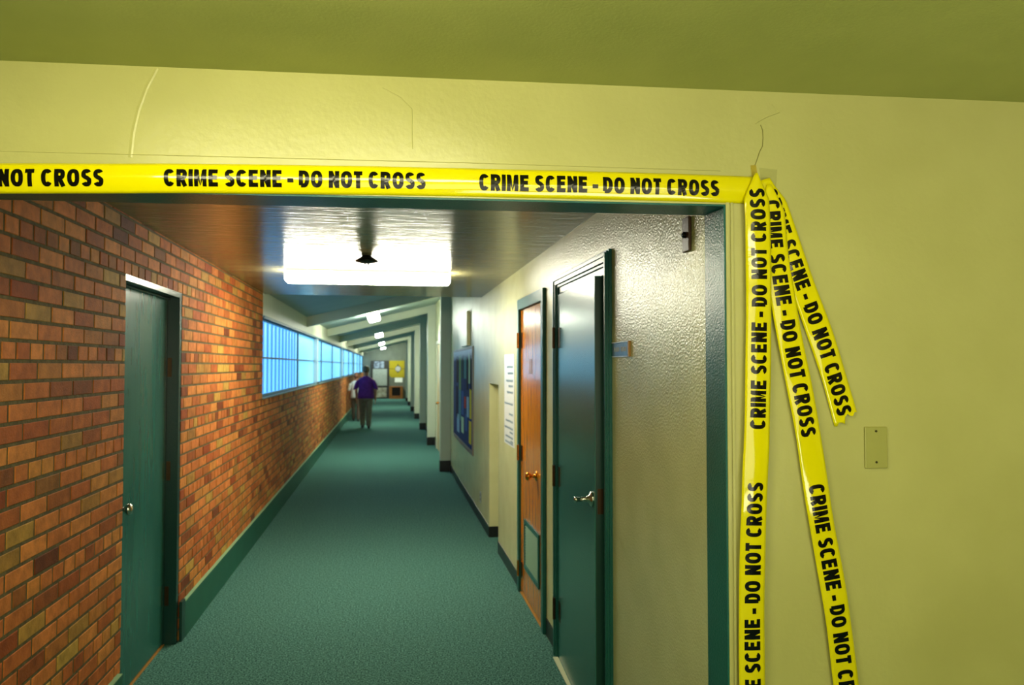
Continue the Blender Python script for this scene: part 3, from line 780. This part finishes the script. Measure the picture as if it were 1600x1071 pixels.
# ---------------------------------------------------------------- people
def skin_obj(name, verts, edges, radii, mt, parent, root=0, sub=2):
    me = bpy.data.meshes.new(name); me.from_pydata(verts, edges, []); o = bpy.data.objects.new(name, me); C.objects.link(o)
    me.materials.append(mt)
    sk = o.modifiers.new('skin', 'SKIN'); sk.use_smooth_shade = True
    for i, r in enumerate(radii):
        rr_ = r if isinstance(r, tuple) else (r, r)
        me.skin_vertices[0].data[i].radius = rr_; me.skin_vertices[0].data[i].use_root = (i == root)
    s_ = o.modifiers.new('subsurf', 'SUBSURF'); s_.levels = sub; s_.render_levels = sub
    o.parent = parent; return o

def person(loc, k, top_m, leg_m, hair_m, label, stout=1.0, bag=False):
    p = empty('person', loc); p['label'] = label; p['category'] = 'person'
    V, E, RR = [], [], []
    def v(x, y, z, r, link=None):
        V.append((x*k, y*k, z*k)); RR.append(r*k if not isinstance(r, tuple) else (r[0]*k, r[1]*k)); i = len(V)-1
        if link is not None: E.append((link, i))
        return i
    s = stout
    pel = v(0,0,.92,(.135*s,.105*s)); wst = v(0,-.005,1.06,(.125*s,.10*s),pel); ch = v(0,-.01,1.24,(.135*s,.105*s),wst); shc = v(0,0,1.37,(.11,.085),ch)
    nk = v(0,.005,1.46,.052,shc); hd0 = v(0,.012,1.53,.072,nk); hd1 = v(0,.010,1.60,(.083,.092),hd0); hd2 = v(0,.005,1.67,(.060,.068),hd1)
    hands = []
    for sx, fy in ((-1,.05),(1,-.08)):
        a0 = v(sx*.16,0,1.37,.06,shc); a1 = v(sx*.225*s,-.02+fy*.2,1.22,.05,a0); a2 = v(sx*.242*s,-.03+fy*.6,1.07,.041,a1); a3 = v(sx*.238*s,.05+fy,.93,.034,a2); w_ = v(sx*.245*s,.085+fy,.84,.027,a3)
        h0 = v(sx*.242*s,.095+fy,.78,(.018,.034),w_)
        for q, (dy, ll) in enumerate(((-.028,.066),(-.010,.080),(.010,.076),(.028,.060))):
            f1 = v(sx*.240*s,.098+fy+dy,.78-.04,.009,h0); v(sx*.232*s,.104+fy+dy,.78-ll-.02,.008,f1)
        t1_ = v(sx*.228*s,.125+fy,.80,.010,w_); v(sx*.220*s,.148+fy,.765,.009,t1_)
    legs = []
    for sx, st in ((-1, 1), (1, -1)):      # left foot forward, right foot pushing off behind
        hp = v(sx*.085,0,.86,.088*s,pel); kn = v(sx*.088,.07*st+.02,.48,.058,hp); an = v(sx*.085,.13*st-.02,.09,.038,kn); to = v(sx*.092,.13*st+.10,.035,.032,an)
        legs.append((hp, kn, an, to))
    skin_obj('body', V, E, RR, M['skin'], p)
    # hair: rounded cap over the head, fuller at the back
    mb = MB(); rings = []
    for i in range(11):
        th_ = .12+2.25*i/10; z = 1.652+.112*math.cos(th_); rx, ry = .094*math.sin(th_)+.004, .106*math.sin(th_)+.004
        rings.append([((rx*math.cos(a)*(1+.03*math.sin(5*a+i)))*k, (-.006+ry*math.sin(a)-(.010 if i > 6 else 0))*k, z*k) for a in [2*PI*j/20 for j in range(20)]])
    mb.loft(rings); o = mb.build('hair', hair_m, None, smooth=True); o.parent = p
    # top garment
    mb = MB()
    prof = [(1.47,.062,.062,0),(1.44,.105,.078,0),(1.415,.165,.098,0),(1.37,.205,.115,0),(1.28,.198*s,.130*s,-.005),(1.15,.185*s,.135*s,-.01),(1.02,.195*s,.145*s,-.005),(.92,.208*s,.155*s,0),(.85,.212*s,.158*s,0),(.838,.205*s,.150*s,0)]
    rings = [[(rx*math.cos(a)*k, (dy+ry*math.sin(a)+.004*math.sin(7*a+z*20))*k, z*k) for a in [2*PI*j/28 for j in range(28)]] for z, rx, ry, dy in prof]
    mb.loft(rings)
    for sx, fy in ((-1,.05),(1,-.08)):
        pth = [(sx*.13,0,1.395,.065),(sx*.185,0,1.365,.078),(sx*.222*s,-.01+fy*.2,1.26,.072),(sx*.245*s,-.02+fy*.4,1.16,.068),(sx*.252*s,-.025+fy*.5,1.10,.068)]
        rg = []
        for (x, y, z, r) in pth: rg.append([((x+r*math.cos(a))*k, (y+r*math.sin(a))*k, (z+sx*0+r*math.cos(a)*(-.35*sx))*k) for a in [2*PI*j/16 for j in range(16)]])
        mb.loft(rg)
    o = mb.build('shirt', top_m, None, smooth=True); o.parent = p
    # trousers
    mb = MB(); prof = [(.98,.165*s,.125*s),(.90,.180*s,.138*s),(.82,.185*s,.138*s),(.77,.178*s,.125*s),(.74,.16*s,.10*s)]
    mb.loft([[(rx*math.cos(a)*k, ry*math.sin(a)*k, z*k) for a in [2*PI*j/24 for j in range(24)]] for z, rx, ry in prof])
    for sx, st in ((-1, 1), (1, -1)):
        pth = [(sx*.088,0,.84,.098*s),(sx*.092,.02*st+.005,.70,.095*s),(sx*.092,.05*st+.012,.56,.082*s),(sx*.09,.07*st+.02,.46,.076*s),(sx*.088,.10*st,.28,.070*s),(sx*.086,.125*st-.02,.10,.068),(sx*.086,.13*st-.02,.075,.066)]
        mb.loft([[((x+r*math.cos(a))*k, (y+r*1.05*math.sin(a))*k, z*k) for a in [2*PI*j/18 for j in range(18)]] for x, y, z, r in pth])
    o = mb.build('trousers', leg_m, None, smooth=True); o.parent = p
    for sx, st in ((-1, 1), (1, -1)):
        mb = MB(); cy = .13*st-.02; rg = []
        for (yy, w_, hh, z0) in ((-.085,.020,.04,.012),(-.07,.036,.075,.002),(-.02,.040,.10,0),(.05,.042,.082,0),(.12,.046,.055,0),(.165,.036,.04,.003),(.182,.016,.02,.008)):
            rg.append([((sx*.09+w_*math.cos(a))*k, (cy+yy)*k, (z0+hh/2+hh/2*math.sin(a))*k) for a in [2*PI*j/14 for j in range(14)]])
        mb.loft(rg); o = mb.build('shoe', M['shoe'], None, smooth=True); o.parent = p
    return p
person((-.57, 20.2, .001), .915, M['purple'], M['khaki'], M['hair'], 'person in a purple shirt and khaki trousers walking away down the corridor', 1.1)
person((-.925, 22.9, .001), .80, M['cloth_white'], M['brown_cloth'], M['hair2'], 'short person in a white shirt by the windows, partly hidden behind the purple shirt', .95)

for i in range(5): tag(bpy.data.objects['window_%d' % (i+1)], wlab[i], 'window')
for n_, l_ in {1: 'teal door set back in the brick wall on the left, with a round chrome knob', 2: 'amber varnished door with a grey-green grille near its foot',
               3: 'teal door standing slightly ajar on the right, nearest the opening', 4: 'cream door with a brass knob just behind the first dark column',
               5: 'amber door far down the right wall, behind the third column', 6: 'farthest cream door on the right wall'}.items():
    tag(bpy.data.objects['door_%d' % n_], l_, 'door')

# ---------------------------------------------------------------- world, camera, view
w = bpy.data.worlds.new('world'); S.world = w; w.use_nodes = True
w.node_tree.nodes['Background'].inputs['Color'].default_value = (.02, .02, .02, 1)
cam = bpy.data.cameras.new('camera'); co = bpy.data.objects.new('camera', cam); C.objects.link(co)
cam.sensor_width = 36; cam.lens = 27.0; cam.clip_start = .05; cam.clip_end = 100
co.location = (0, 0, 1.61); co.rotation_euler = (PI/2+.0302, 0, -.1596)
cam.dof.use_dof = True; cam.dof.focus_distance = 2.25; cam.dof.aperture_fstop = 4.5
S.camera = co
S.view_settings.view_transform = 'Standard'; S.view_settings.look = 'None'
S.view_settings.gamma = 1; S.view_settings.use_curve_mapping = False; S.view_settings.exposure = 0.0
S.cycles.max_bounces = 10; S.cycles.diffuse_bounces = 6; S.cycles.glossy_bounces = 4
